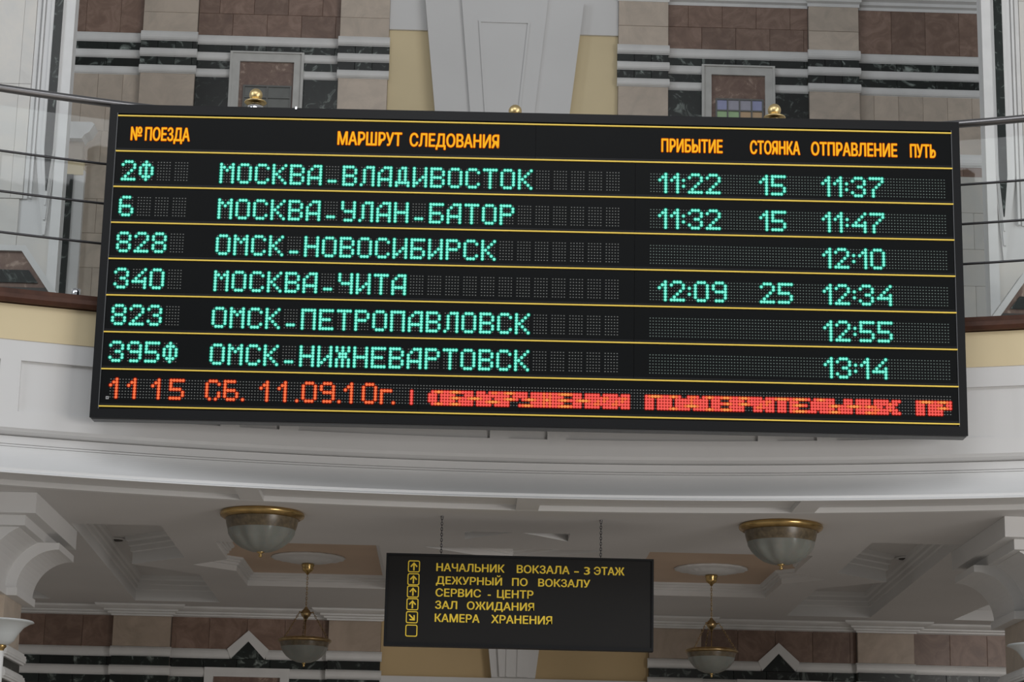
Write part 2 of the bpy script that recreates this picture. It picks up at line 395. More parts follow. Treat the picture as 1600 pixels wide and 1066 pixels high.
crown(wr, prev, 6.4, VR, 3.76, 3.839, scale=.85)

# ---- upper back wall of the gallery
VB = 18.4
mb = MB(); mb.box(-7, 7.5, VB, VB+.3, 4.4, 10.6, 'joint')
wb = struct(mb.build('wall_back'), 'marble clad gallery wall above and behind the departure board', 'wall')
pilu = [(-2.892, -2.419), (-1.177, -.747), (1.26, 1.698), (2.933, 3.374)]
Z = [8.953, 8.865, 8.795, 8.717, 8.641, 8.565]
baysu = [(-4.9, -2.892, 0), (-2.419, -1.177, 1), (1.698, 2.933, 1), (3.374, 5.4, 0)]
def bands(a, b, v, pr, w, second=True, frames=None):
    round_band(wb, a, b, Z[1], Z[0], v, pr); tiles(wb, a, b, Z[2], Z[1], v, 'green_marble', w)
    segs = [(a, b)] if not frames else [(a, frames[0]), (frames[1], b)]
    for s0, s1 in segs:
        round_band(wb, s0, s1, Z[3], Z[2], v, pr); tiles(wb, s0, s1, Z[4], Z[3], v, 'green_marble', w); round_band(wb, s0, s1, Z[5], Z[4], v, pr)
for a, b in pilu:
    mb = MB(); mb.box(a+.002, b-.002, VB-.06, VB, 5.0, 9.36, 'joint'); mb.build('pilaster', wb)
    tiles(wb, a, b, 9.13, 9.36, VB-.06, 'beige_marble', .5); tiles(wb, a, b, Z[0], 9.13, VB-.06, 'beige_marble', .5)
    bands(a-.01, b+.01, VB-.06, .05, .15)
    tiles(wb, a, b, 7.0, Z[5], VB-.06, 'beige_marble', .5, h=.39)
for a, b, fr in baysu:
    tiles(wb, a, b, Z[0], 9.36, VB, 'brown_marble', .30, h=.205 if fr else .41, off=.12)
    if fr:
        c = -1.80 if a < 0 else 2.314
        f0, f1 = c-.313, c+.313
        bands(a, b, VB, .035, .30, frames=(f0, f1))
        tiles(wb, a, f0, 8.25, Z[5], VB, 'green_marble', .4); tiles(wb, f1, b, 8.25, Z[5], VB, 'green_marble', .4)
        tiles(wb, a, f0, 7.4, 8.25, VB, 'beige_marble', .4); tiles(wb, f1, b, 7.4, 8.25, VB, 'beige_marble', .4)
        mb = MB(); zt = 8.792
        for (x0, x1, z0, z1) in ((f0, f1, zt-.085, zt), (f0, f0+.078, 7.6, zt-.085), (f1-.078, f1, 7.6, zt-.085)):
            mb.box(x0, x1, VB-.055, VB, z0, z1, 'grey_stone')
        for (x0, x1, z0, z1) in ((f0-.008, f1+.008, zt-.012, zt+.002), (f0-.008, f0+.014, 7.6, zt-.012), (f1-.014, f1+.008, 7.6, zt-.012)):
            mb.box(x0, x1, VB-.07, VB-.05, z0, z1, 'grey_stone')
        mb.build('niche_frame', wb)
        # brown infill around the window opening
        w0, w1, wz = c-.198, c+.222, 8.492
        i0, i1 = f0+.078, f1-.078
        mb = MB(); mb.box(i0, i1, VB-.03, VB, wz, zt-.085, 'veined_brown_marble'); mb.build('panel', wb)
        mb = MB(); mb.box(i0, w0, VB-.03, VB, 7.6, wz, 'veined_brown_marble'); mb.build('panel', wb)
        mb = MB(); mb.box(w1, i1, VB-.03, VB, 7.6, wz, 'veined_brown_marble'); mb.build('panel', wb)
    else:
        bands(a, b, VB, .035, .34)
        tiles(wb, a, b, 8.04, Z[5], VB, 'beige_marble', .215, h=.26, off=.08)
        if a > 0:
            round_band(wb, a, b, 7.925, 8.04, VB, .06)
            tiles(wb, a, b, 7.84, 7.925, VB, 'brown_marble', .3)
        tiles(wb, a, b, 6.2, 7.84 if a > 0 else 8.04, VB, 'beige_marble' if a < 0 else 'pale_marble', .36, h=.33, off=.1)  # right side goes pale here and below: light reflection put into the colour
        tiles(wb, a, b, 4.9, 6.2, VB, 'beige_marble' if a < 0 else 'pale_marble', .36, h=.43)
crown(wb, -4.9, -2.892, VB, 9.36, 9.56); crown(wb, -2.419, -1.177, VB, 9.36, 9.56); crown(wb, 1.698, 2.933, VB, 9.36, 9.56); crown(wb, 3.374, 5.4, VB, 9.36, 9.56)
for a, b in pilu: crown(wb, a, b, VB-.06, 9.36, 9.565, e=.5)
mb = MB(); mb.box(-4.9, 5.4, VB-.1, VB, 9.57, 10.6, 'white_plaster'); mb.build('frieze', wb)
# yellow recess and tapered white pylon
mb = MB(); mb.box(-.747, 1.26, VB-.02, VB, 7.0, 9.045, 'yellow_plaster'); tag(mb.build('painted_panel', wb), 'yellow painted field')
mb = MB(); mb.box(-.747, 1.26, VB-.045, VB, 9.045, 10.0, 'white_plaster'); mb.build('white_panel', wb)
CXU = .256
def trap(mb, z0, z1, h0, h1, v0, v1, mat='white_plaster'):
    mb.prism_xz([(CXU-h0, z0), (CXU+h0, z0), (CXU+h1, z1), (CXU-h1, z1)], v0, v1, mat)
def hw(z, a, za, b, zb): return b+(a-b)*(z-zb)/(za-zb)
mb = MB(); trap(mb, 7.2, 9.33, hw(7.2, .668, 9.05, .585, 8.29), hw(9.33, .668, 9.05, .585, 8.29), VB-.14, VB); mb.build('pylon', wb)
mb = MB(); trap(mb, 7.2, 9.325, hw(7.2, .38, 9.33, .28, 8.28), .38, VB-.175, VB-.14); mb.build('pylon_panel', wb)
# raised rim of the inner field
a7, a9, zt = hw(7.2, .205, 9.08, .137, 8.28), .205, 9.08
mb = MB()
for sgn in (-1, 1):
    mb.prism_xz([(CXU+sgn*a7, 7.2), (CXU+sgn*(a7+.018), 7.2), (CXU+sgn*(a9+.018), zt), (CXU+sgn*a9, zt)], VB-.19, VB-.175, 'white_plaster')
mb.box(CXU-a9-.018, CXU+a9+.018, VB-.19, VB-.175, zt, zt+.018, 'white_plaster'); mb.build('pylon_rim', wb)
# gallery side niches low on the wall beside the left pier
mb = MB(); mb.box(-3.54, -3.40, VB-.10, VB-.02, 4.9, 7.615, 'green_marble'); mb.build('dark_strip', wb)
mb = MB(); mb.box(-3.40, -3.31, VB-.08, VB-.02, 4.9, 7.66, 'white_stone'); mb.build('jamb', wb)
mb = MB(); mb.box(-3.54, -3.32, VB-.09, VB-.02, 7.615, 7.74, 'yellow_plaster'); mb.build('block', wb)
mb = MB(); mb.box(-3.56, -3.33, VB-.13, VB-.02, 7.74, 7.90, 'beige_marble'); mb.build('block', wb)
mb = MB()
mb.prism_xz([(-3.7, 7.90), (-3.33, 7.90), (-3.31, 7.935), (-3.27, 7.96), (-3.23, 8.03), (-3.25, 8.05), (-3.7, 8.05)], VB-.22, VB-.02, 'white_stone'); mb.build('lintel_moulding', wb)

# ---- windows in the two niches
def window(name, c, label, panes):
    w0, w1, wz = c-.198, c+.222, 8.492
    root = empty(name, ((w0+w1)/2, VB-.02, 7.65)); struct(root, label, 'window'); L = root.location
    mb = MB(); z0 = 7.65; t = .014
    mb.box(w0, w1, VB-.045, VB-.012, wz-t, wz, 'window_frame_grey'); mb.box(w0, w0+t, VB-.045, VB-.012, z0, wz-t, 'window_frame_grey')
    mb.box(w1-t, w1, VB-.045, VB-.012, z0, wz-t, 'window_frame_grey'); mb.box(w0+t, w1-t, VB-.045, VB-.012, z0, z0+t, 'window_frame_grey')
    cols = len(panes[0]); cw = (w1-w0)/cols
    for i in range(1, cols): mb.box(w0+i*cw-.006, w0+i*cw+.006, VB-.045, VB-.012, z0+t, wz-t, 'window_frame_grey')
    rh = .103
    r = 1
    while wz-.008-r*rh > z0+.02:
        mb.box(w0+t, w1-t, VB-.044, VB-.013, wz-.008-r*rh-.006, wz-.008-r*rh+.006, 'window_frame_grey'); r += 1
    fo = mb.build('window_frame', root, loc=tuple(L)); fo.location = (0, 0, 0)
    for q in range(r):
        zt = wz-.008-q*rh-.004; zb = max(z0+.01, zt-rh+.008)
        for i in range(cols):
            mb = MB(); mb.box(w0+i*cw+.004, w0+(i+1)*cw-.004, VB-.030, VB-.024, zb, zt, panes[min(q, len(panes)-1)][i])
            po = mb.build('pane', root, loc=tuple(L)); po.location = (0, 0, 0)
window('window_1', -1.80, 'plain grey glazed niche window left of the white pylon', [['glass_grey', 'glass_grey']])
window('window_2', 2.314, 'stained glass niche window right of the white pylon', [['glass_blue', 'glass_lilac', 'glass_lilac', 'glass_blue'], ['glass_green', 'glass_green', 'glass_amber', 'glass_amber'], ['glass_amber', 'glass_lilac', 'glass_green', 'glass_amber']])

# ---- gallery piers standing behind the railing at either side
def pier(sg, ax, label):
    X = lambda u: ax+sg*u          # u measured outwards from the inner edge
    v = 14.5
    root = empty('pillar', (X(.5), v+.5, 4.86)); struct(root, label, 'pillar')
    L = root.location
    def part(name, fn):
        mb = MB(); fn(mb); o = mb.build(name, root, loc=tuple(L)); o.location = (0, 0, 0); return o
    def bx(mb, u0, u1, v0, v1, z0, z1, mat):
        a, b = sorted((X(u0), X(u1))); mb.box(a, b, v0, v1, z0, z1, mat)
    part('core', lambda m: (bx(m, 0, 2.2, v, v+.12, 4.86, 10, 'white_plaster'), bx(m, .45, 2.2, v+.1, v+1.2, 4.86, 10, 'white_plaster')))
    part('inner_edge', lambda m: bx(m, -.005, .062, v-.03, v+.02, 4.88, 10, 'white_stone'))
    zt, zb = 6.55, 6.25
    def strip(u0, u1, vf, mat, zp):
        c = (.074+.13)/2
        def fn(m): m.prism_xz([(X(u0), 10), (X(u1), 10), (X(u1), zt), (X(c+(u1-c)*.1), zp), (X(c+(u0-c)*.1), zp), (X(u0), zt)], vf, v+.01, mat)
        return fn
    part('white_surround', strip(.05, .20, v-.02, 'white_stone', 5.95))
    part('moulding', strip(.062, .19, v-.035, 'white_plaster', 6.05))
    part('moulding', strip(.07, .155, v-.045, 'white_stone', 6.15))
    part('green_inlay', strip(.076, .134, v-.05, 'green_marble', 6.25))
    part('fluting', lambda m: (bx(m, .20, .215, v-.04, v, 6.2, 10, 'white_stone'), bx(m, .232, .26, v-.015, v, 6.2, 10, 'white_stone')))
    for i, (a, b) in enumerate(((.262, .343), (.345, .9), (.902, 1.5))):
        for j in range(5):
            z0, z1 = 6.2+j*.82, 6.2+(j+1)*.82-.003
            part('marble_slab', lambda m: bx(m, a, b, v-.02-.002*(i == 0), v+.01, z0, min(z1, 10), 'pale_marble'))
    part('marble_slab', lambda m: bx(m, .065, .28, v-.015, v+.01, 4.88, 5.94, 'pale_marble'))
    part('marble_slab', lambda m: bx(m, .283, 1.2, v-.015, v+.01, 4.88, 6.197, 'pale_marble'))
    return root
pier(-1, -2.76, 'pale marble gallery pier with green inlay at the left')
pier(1, 3.53, 'pale marble gallery pier with green inlay at the right')
# ---- sloping stair walls at both ends of the gallery
def stairwall(name, sg, ax, label):
    X = lambda u: ax+sg*u
    v = 13.3
    root = empty(name, (X(.5), v+.05, 4.86)); struct(root, label, 'wall'); L = root.location
    def part(nm, poly, v0, v1, mat):
        mb = MB(); mb.prism_xz([(X(u), z) for u, z in poly], v0, v1, mat); o = mb.build(nm, root, loc=tuple(L)); o.location = (0, 0, 0)
    part('marble_panel', [(0, 4.88), (.445, 5.50), (1.6, 5.50), (1.6, 4.88)], v, v+.12, 'veined_brown_marble')
    part('green_band', [(.34, 5.29), (.40, 5.37), (1.6, 5.37), (1.6, 5.29)], v-.012, v+.005, 'green_marble')
    part('dark_base', [(.12, 5.05), (.28, 5.26), (1.6, 5.26), (1.6, 5.05)], v-.01, v+.005, 'shade_dark')
    part('coping', [(-.03, 4.88), (.43, 5.525), (1.6, 5.525), (1.6, 5.49), (.452, 5.49), (.018, 4.88)], v-.02, v+.14, 'white_stone')
stairwall('wall_left', -1, -2.30, 'low sloping marble stair wall behind the glass at the left')
stairwall('wall_right', 1, 3.02, 'low sloping marble stair wall behind the glass at the right')

# ---- pillars carrying the balcony
def pillar(sg, label):
    X = lambda u: (.34+sg*(u-.34)) if sg > 0 else (.34-(u-.34))
    # written for the right-hand side (u = 3.065 inner face), mirrored for the left
    root = empty('pillar', (X(3.9), 13.2, 0)); struct(root, label, 'pillar'); L = root.location
    def part(nm, fn):
        mb = MB(); fn(mb); o = mb.build(nm, root, loc=tuple(L)); o.location = (0, 0, 0); return o
    def bx(m, u0, u1, v0, v1, z0, z1, mat):
        a, b = sorted((X(u0), X(u1))); m.box(a, b, v0, v1, z0, z1, mat)
    part('impost_block', lambda m: bx(m, 3.065, 4.8, 12.42, 13.80, 3.722, 3.839, 'white_plaster'))
    part('impost_fillet', lambda m: bx(m, 3.135, 4.8, 12.50, 13.72, 3.664, 3.722, 'white_plaster'))
    def arch(r, v0, v1):
        cu, cz = 3.05, 3.39
        def fn(m):
            arc = [(cu+r*math.sin(math.pi/2*i/14), cz+r*math.cos(math.pi/2*i/14)) for i in range(15)]
            arc = [(u, z) for u, z in arc if z < 3.663]; cu2 = arc[0][0]
            poly = [(X(cu2), 3.6645)]+[(X(u), z) for u, z in arc]+[(X(4.7), cz), (X(4.7), 3.664)]
            m.prism_xz(poly, v0, v1, 'white_plaster')
        return fn
    part('arch_rib', arch(.235, 13.14, 13.66))
    part('arch_flare', arch(.30, 12.56, 13.14))
    part('springer', lambda m: (bx(m, 3.27, 4.6, 13.10, 13.68, 3.345, 3.392, 'white_plaster'), bx(m, 3.33, 4.6, 12.62, 13.10, 3.345, 3.392, 'white_plaster')))
    part('shaft', lambda m: (bx(m, 3.335, 4.5, 13.08, 13.6, 0, 3.345, 'beige_marble'), bx(m, 3.40, 4.5, 12.72, 13.08, 0, 3.345, 'beige_marble')))
    for z0, z1, mt, pr in ((2.985, 3.055, 'white_stone', .045), (2.925, 2.985, 'green_marble', .012), (2.86, 2.925, 'white_stone', .045), (2.80, 2.86, 'green_marble', .012)):
        def ring(m):
            k = 5 if pr > .02 else 1
            for i in range(k):
                t = abs((i+.5)/k*2-1); p = pr*math.sqrt(max(0, 1-t*t*.75)); h0 = z0+(z1-z0)*i/k; h1 = z0+(z1-z0)*(i+1)/k
                bx(m, 3.335-p, 4.5, 13.08-p, 13.6+p, h0, h1, mt); bx(m, 3.40-p, 4.5, 12.72-p, 13.08-p+.001, h0, h1, mt)
        part('band' if pr > .02 else 'green_inlay', ring)
    return root
pillar(-1, 'arched white capital on a marble pillar at the lower left')
pillar(1, 'arched white capital on a marble pillar at the lower right')

# ================================================================ THINGS
# ---- railing
rail = empty('balcony_railing', (UC, 12.62, 4.88)); tag(rail, 'curved steel and glass railing with brass ball posts on the balcony', 'railing')
LR = rail.location
def rpart(nm, mb, par=rail):
    o = mb.build(nm, par, loc=tuple(LR)); o.location = (0, 0, 0); return o
def arcpts(v0, R, z, a=U0, b=U1, n=70): return [(a+(b-a)*i/n, cv(a+(b-a)*i/n, v0, R), z) for i in range(n+1)]
mb = MB(); mb.tube(arcpts(12.62, 8.1, 6.10), .023, 'steel', 14); rpart('handrail', mb)
for z in (5.727, 5.49, 5.252):
    mb = MB(); mb.tube(arcpts(12.60, 8.3, z), .0075, 'dark_steel', 8); rpart('rod', mb)
posts = [UC-.026+1.5335*k for k in range(-3, 4)]
posts = [p for p in posts if U0+.05 < p < U1-.05]
for p in posts:
    v = cv(p, 12.62, 8.1)
    mb = MB(); mb.lathe([(0, 4.88), (.045, 4.88), (.045, 4.90), (.022, 4.93), (.022, 6.09), (.03, 6.10), (.046, 6.125), (.05, 6.15), (.045, 6.185), (.03, 6.205), (0, 6.208)], p, v, 'chrome', 20); po = rpart('post', mb)
    mb = MB(); mb.lathe([(0, 6.214), (.05, 6.206), (.062, 6.199), (.066, 6.203), (.062, 6.209), (.04, 6.218), (0, 6.222)], p, v, 'satin_brass', 28); c_ = rpart('collar', mb, po)
    mb = MB(); mb.lathe([(.039*math.sin(math.pi*i/14), 6.250-.039*math.cos(math.pi*i/14)) for i in range(15)], p, v, 'satin_brass', 24); b_ = rpart('ball_finial', mb, po)
for p, q in zip([U0]+posts, posts+[U1]):
    if q-p < .2: continue
    a, b = p+.035, q-.035
    mb = MB(); n = 12; vs = []
    for i in range(n+1):
        u = a+(b-a)*i/n
        for dv, z in ((-.005, 4.90), (.005, 4.90), (.005, 6.005), (-.005, 6.005)): vs.append((u, cv(u, 12.63, 8.3)+dv, z))
    fs = [(i*4+j, i*4+(j+1) % 4, i*4+4+(j+1) % 4, i*4+4+j) for i in range(n) for j in range(4)]+[(3, 2, 1, 0), (n*4, n*4+1, n*4+2, n*4+3)]
    mb.add(vs, fs, 'clear_glass'); rpart('glass_panel', mb)
for p in [-2.21+.77*k for k in range(-2, 9)]:
    if min(abs(p-q) for q in posts) < .1 or p > U1-.1: continue
    v = cv(p, 12.61, 8.4)
    mb = MB(); mb.lathe([(0, 4.88), (.016, 4.88), (.020, 4.925), (.026, 4.945), (.027, 4.972), (0, 4.975)], p, v, 'chrome', 16); rpart('glass_clamp', mb)

# ---- departure board
KB = .985; YB = -.0201; BW, BH = 4.8225, 1.819; BD = .105
P0 = Vector((.353-BW/2*math.cos(YB), 12-BW/2*math.sin(YB), 4.19976))
board = empty('departure_board', EYE+(P0-EYE)*KB); board.rotation_euler = (0, 0, YB); board.scale = (KB, KB, KB)
tag(board, 'large black electronic train departure board hung before the balcony', 'display board')
def bpart(nm, mb, par=board, fix=True): return mb.build(nm, par, fix=fix)
mb = MB()
ec = .047
mb.box(0, BW, .012, BD, 0, BH, 'casing_black'); cas = bpart('casing', mb)
bv = cas.modifiers.new('bevel', 'BEVEL'); bv.width = .006; bv.segments = 2
mb = MB(); mb.box(.0, ec, 0, .014, 0, BH, 'casing_black'); mb.box(BW-ec, BW, 0, .014, 0, BH, 'casing_black')
mb.box(ec, BW-ec, 0, .014, 0, .052, 'casing_black'); mb.box(ec, BW-ec, 0, .014, 1.765, BH, 'casing_black'); bpart('bezel', mb)
mb = MB(); mb.box(ec-.003, ec+.001, -.003, .012, .05, 1.767, 'rim_grey'); bpart('rim', mb)
mb = MB(); mb.box(BW-ec-.001, BW-ec+.003, -.003, .012, .05, 1.767, 'rim_grey'); bpart('rim', mb)
mb = MB(); mb.box(.01, BW-.01, .02, BD-.01, -.006, .002, 'rim_grey'); bpart('underside_tray', mb)
mb = MB(); mb.box(1.05, 1.06, -.004, .004, BH-.008, BH+.006, 'chrome'); bpart('clip', mb)
for bx_ in (1.0, 2.42, 3.82):
    mb = MB(); mb.box(bx_-.025, bx_+.025, BD, .36 if bx_ != 2.42 else .50, .20, .25, 'dark_steel'); mb.box(bx_-.05, bx_+.05, BD-.002, BD+.01, .12, .33, 'dark_steel'); bpart('mounting_bracket', mb)
lines = [1.7505-.21085*i for i in range(9)]
for z in lines:
    mb = MB(); mb.box(.048, 4.777, -.005, .006, z-.0036, z+.0036, 'divider_yellow'); bpart('divider_line', mb)
seams = {0: [2.42], 7: [1.80, 2.36]}
rows = []
for i in range(8):
    zt, zb = lines[i]-.0062, lines[i+1]+.0062
    cuts = [.050]+seams.get(i, [2.985])+[4.773]
    first = None
    for a, b in zip(cuts[:-1], cuts[1:]):
        mb = MB(); mb.box(a+.0012, b-.0012, .002, .013, zb+.014, zt, 'face_black'); mb.box(a+.0012, b-.0012, -.001, .013, zb, zb+.0125, 'casing_black')
        o = bpart('row_panel', mb); first = first or o
    rows.append(first)
G = {
'0': '01110 10001 10001 10001 10001 10001 01110', '1': '001 011 101 001 001 001 001', '2': '01110 10001 00001 00010 00100 01000 11111',
'3': '01110 10001 00001 00110 00001 10001 01110', '4': '00001 00010 00100 01001 11111 00001 00001', '5': '11111 10000 10000 11110 00001 00001 11110',
'6': '01110 10000 10000 11110 10001 10001 01110', '7': '11111 00001 00010 00100 01000 01000 01000', '8': '01110 10001 10001 01110 10001 10001 01110',
'9': '01110 10001 10001 01111 00001 00001 01110', ':': '0 0 1 0 1 0 0', '-': '00000 00000 00000 00000 00000 01110 00000', '.': '0 0 0 0 0 0 1',
'М': '10001 11011 10101 10001 10001 10001 10001', 'О': '01110 10001 10001 10001 10001 10001 01110', 'С': '01110 10001 10000 10000 10000 10001 01110',
'К': '10001 10010 10100 11000 10100 10010 10001', 'В': '11110 10001 10001 11110 10001 10001 11110', 'А': '00111 01001 10001 10001 11111 10001 10001',
'Л': '00111 01001 01001 01001 01001 01001 10001', 'Д': '00110 01010 01010 01010 01010 11111 10001', 'И': '10001 10001 10001 10011 10101 11001 10001',
'Т': '11111 00100 00100 00100 00100 00100 00100', 'У': '10001 10001 10001 01111 00001 00001 01110', 'Н': '10001 10001 10001 11111 10001 10001 10001',
'Б': '11111 10000 10000 11110 10001 10001 11110', 'Р': '11110 10001 10001 11110 10000 10000 10000', 'Ч': '10001 10001 10001 01111 00001 00001 00001',
'П': '11111 10001 10001 10001 10001 10001 10001', 'Е': '11111 10000 10000 11110 10000 10000 11111', 'Ж': '10101 10101 01110 01110 10101 10101 10101',
'Ф': '00100 01110 10101 10101 10101 01110 00100', 'г': '0000 0000 1111 1000 1000 1000 1000', 'c': '01110 10001 10000 10000 10001 10001 01010',
'b': '11110 10000 10000 11110 10001 10001 01110', '|': '0 0 1 1 1 1 1', 'w': '001 011 101 001 001 001 001', '7t': '11111 00001 00010 00100 01000 01000 01000'}
G['7'] = '11111 00001 00010 00100 01000 01000 01000'
def dome(mb, x, z, r, h, mat, y0=.0):
    vs = [(x+r*math.cos(math.pi*k/4), y0, z+r*math.sin(math.pi*k/4)) for k in range(8)]+[(x+r*.55*math.cos(math.pi*k/4), y0-h*.8, z+r*.55*math.sin(math.pi*k/4)) for k in range(8)]
    mb.add(vs, [(k, (k+1) % 8, 8+(k+1) % 8, 8+k) for k in range(8)]+[tuple(range(8, 16))], mat)
def disc(mb, x, z, r, mat, y0):
    mb.add([(x+r*math.cos(math.pi*k/4+.39), y0, z+r*math.sin(math.pi*k/4+.39)) for k in range(8)], [tuple(range(8))], mat)
def off(mb, x, z, mat):
    r, q = .0036, .0026
    mb.add([(x-r, .0018, z-q), (x+r, .0018, z-q), (x+r, .0018, z+q), (x-r, .0018, z+q), (x-r*.6, .0002, z-q*.6), (x+r*.6, .0002, z-q*.6), (x+r*.6, .0002, z+q*.6), (x-r*.6, .0002, z+q*.6)],
           [(4, 5, 6, 7), (0, 1, 5, 4), (1, 2, 6, 5), (2, 3, 7, 6), (3, 0, 4, 7)], mat)
def glyph(ch): return [r for r in G[ch].split()]
def lit(mb, x, z, col='led_green', rim='led_green_halo', jit=0):
    dome(mb, x, z, .0085, .003, col, .0004); disc(mb, x, z, .0133, rim, .0009+jit)  # flat disc behind the dome paints the LED's halo
def cell(row, x0, zt, ch, px, pz, full=True, offmat='led_off'):
    mb = MB(); g_ = glyph(ch) if ch else None
    for r in range(7):
        for c in range(len(g_[0]) if g_ else 5):
            if g_ and g_[r][c] == '1': lit(mb, x0+c*px, zt-r*pz)
            elif full: off(mb, x0+c*px, zt-r*pz, offmat)
    return mb.build('led_character' if ch else 'led_cell', rows[row], fix=False)
PX, PZ = .01649, .01722
data = [('2Ф', 'МОСКВА-ВЛАДИВОСТОК', '11:22', '15', '11:37'), ('6', 'МОСКВА-УЛАН-БАТОР', '11:32', '15', '11:47'), ('828', 'ОМСК-НОВОСИБИРСК', '', '', '12:10'),
        ('340', 'МОСКВА-ЧИТА', '12:09', '25', '12:34'), ('823', 'ОМСК-ПЕТРОПАВЛОВСК', '', '', '12:55'), ('395Ф', 'ОМСК-НИЖНЕВАРТОВСК', '', '', '13:14')]
MX = .01672
for i, (num, route, arr, stop, dep) in enumerate(data):
    zt = 1.4735-.2102*i; row = i+1
    for k in range(4): cell(row, .0945-.0006*i+k*6*PX, zt+.004, num[k] if k < len(num) else None, PX, PZ)
    for k in range(23): cell(row, .6495+k*6*PX, zt, route[k] if k < len(route) else None, PX, PZ)
    used = set()
    for s, c0 in ((arr, 3), (stop, 37), (dep, 58)):
        c = c0
        for ch in s:
            g_ = glyph(ch); mb = MB()
            for r in range(7):
                for q in range(len(g_[0])):
                    if g_[r][q] == '1':
                        lit(mb, 3.0738+(c+q)*MX, zt-.003-r*PZ); used.add((r, c+q))
            mb.build('led_character', rows[row], fix=False); c += len(g_[0])+1
    mb = MB()
    for r in range(7):
        for c in range(100):
            if (r, c) not in used: off(mb, 3.0738+c*MX, zt-.003-r*PZ, 'led_off_green')
    tag(mb.build('unlit_leds', rows[row], fix=False), kind='stuff')
# ---- red ticker row
RX = 4.6245/279
used = set()
def tick(c0, ch):
    g_ = glyph(ch); mb = MB()
    for r in range(7):
        for q in range(len(g_[0])):
            if g_[r][q] == '1':
                lit(mb, .105+(c0+q)*RX, .2175-r*.0168, 'led_red_orange' if ch != '|' else 'led_red', 'led_red_halo'); used.add((r, c0+q))
    mb.build('led_character', rows[7], fix=False)
for c0, ch in ((0, '1'), (6, '1'), (14, '1'), (20, '5'), (32, 'c'), (38, 'b'), (44, '.'), (50, '1'), (56, '1'), (62, '.'), (64, '0'), (70, '9'), (76, '.'), (78, '1'), (84, '0'), (90, 'г'), (94, '.'), (100, '|')): tick(c0, ch)
S5 = {'О': '01110 10001 10001 10001 01110', 'Б': '11110 10000 11110 10001 11110', 'Н': '10001 10001 11111 10001 10001', 'А': '00110 01001 10001 11111 10001',
'Р': '11110 10001 11110 10000 10000', 'У': '10001 10001 01111 00001 11110', 'Ж': '10101 10101 01110 10101 10101', 'Е': '11111 10000 11110 10000 11111', 'И': '10001 10011 10101 11001 10001',
'П': '11111 10001 10001 10001 10001', 'Д': '00110 01010 01010 11111 10001', 'З': '11110 00001 01110 00001 11110', 'Т': '11111 00100 00100 00100 00100', 'Л': '00111 01001 01001 01001 10001',
'Ь': '10000 10000 11110 10001 11110', 'Ы': '10001 10001 11101 10011 11101', 'Х': '10001 01010 00100 01010 10001'}
c = 106
for ch in 'ОБНАРУЖЕНИИ ПОДОЗРИТЕЛЬНЫХ ПР':
    if ch != ' ':
        rws = S5[ch].split(); mb = MB()
        for r in range(5):
            for q in range(7):
                n_ = sum(1 for s in range(3) if 0 <= q-s < 5 and rws[r][q-s] == '1')
                if c+q > 279: continue
                key = (r+2, c+q)
                if n_ and key not in used:
                    used.add(key); lit(mb, .105+(c+q)*RX, .2175-(r+2)*.0168, ('led_red', 'led_red_orange', 'led_orange')[n_-1], 'led_red_halo')
        mb.build('led_character', rows[7], fix=False)
    c += 6
mb = MB()
for r in range(7):
    for c in range(280):
        if (r, c) not in used: off(mb, .105+c*RX, .2175-r*.0168, 'led_off')
tag(mb.build('unlit_leds', rows[7], fix=False), kind='stuff')
mb = MB(); mb.box(.083, .099, -.0005, .002, .104, .12, 'sticker'); mb.box(.086, .096, -.001, .001, .108, .116, 'rim_grey'); mb.build('sticker', rows[7])

# ---- lettering
DG = None
def text_mesh(s, offset=0.0, extrude=0.0):
    cu = bpy.data.curves.new('lettering', 'FONT'); cu.body = s; cu.offset = offset; cu.extrude = extrude; cu.resolution_u = 4; cu.size = 1
    o = bpy.data.objects.new('lettering', cu); COL.objects.link(o); bpy.context.view_layer.update()
    dg = bpy.context.evaluated_depsgraph_get(); me = bpy.data.meshes.new_from_object(o.evaluated_get(dg))
    bpy.data.objects.remove(o); bpy.data.curves.remove(cu); return me
mP = text_mesh('П'); CAP = max(v.co.y for v in mP.vertices); bpy.data.meshes.remove(mP)
def letter(s, x0, x1, zb, cap, y, mat, parent, origin=(0, 0, 0), bold=.001, halomat=None, depth=.002, name='lettering', rim=.003):
    base = text_mesh(s, 0, .5); xs = [v.co.x for v in base.vertices]; a, b = min(xs), max(xs)
    k = (x1-x0-2*bold)/(b-a); kz = (cap-bold)/CAP
    P2 = [(x0+bold+(v.co.x-a)*k, v.co.z > 0, zb+v.co.y*kz) for v in base.vertices]; FF = [tuple(p.vertices) for p in base.polygons]
    bpy.data.meshes.remove(base)
    def mk(shifts, yy, mt, dd, nm):
        mb = MB()
        for q, (dx, dz) in enumerate(shifts):
            mb.add([(x+dx-origin[0], yy-(dd+q*.00001 if f_ else 0)-origin[1], z+dz-origin[2]) for x, f_, z in P2], FF, mt)
        return mb.build(nm, parent, fix=False)
    o = mk([(-bold, 0), (bold, 0), (0, bold*.5), (0, -bold*.5), (-bold*.5, 0), (bold*.5, 0)], y, mat, depth, name)
    if halomat: mk([(rim*math.cos(t*math.pi/4), rim*math.sin(t*math.pi/4)) for t in range(8)], y+.0006, halomat, .0008, 'letter_glow')  # shifted copies behind paint the glow round the letters
    return o
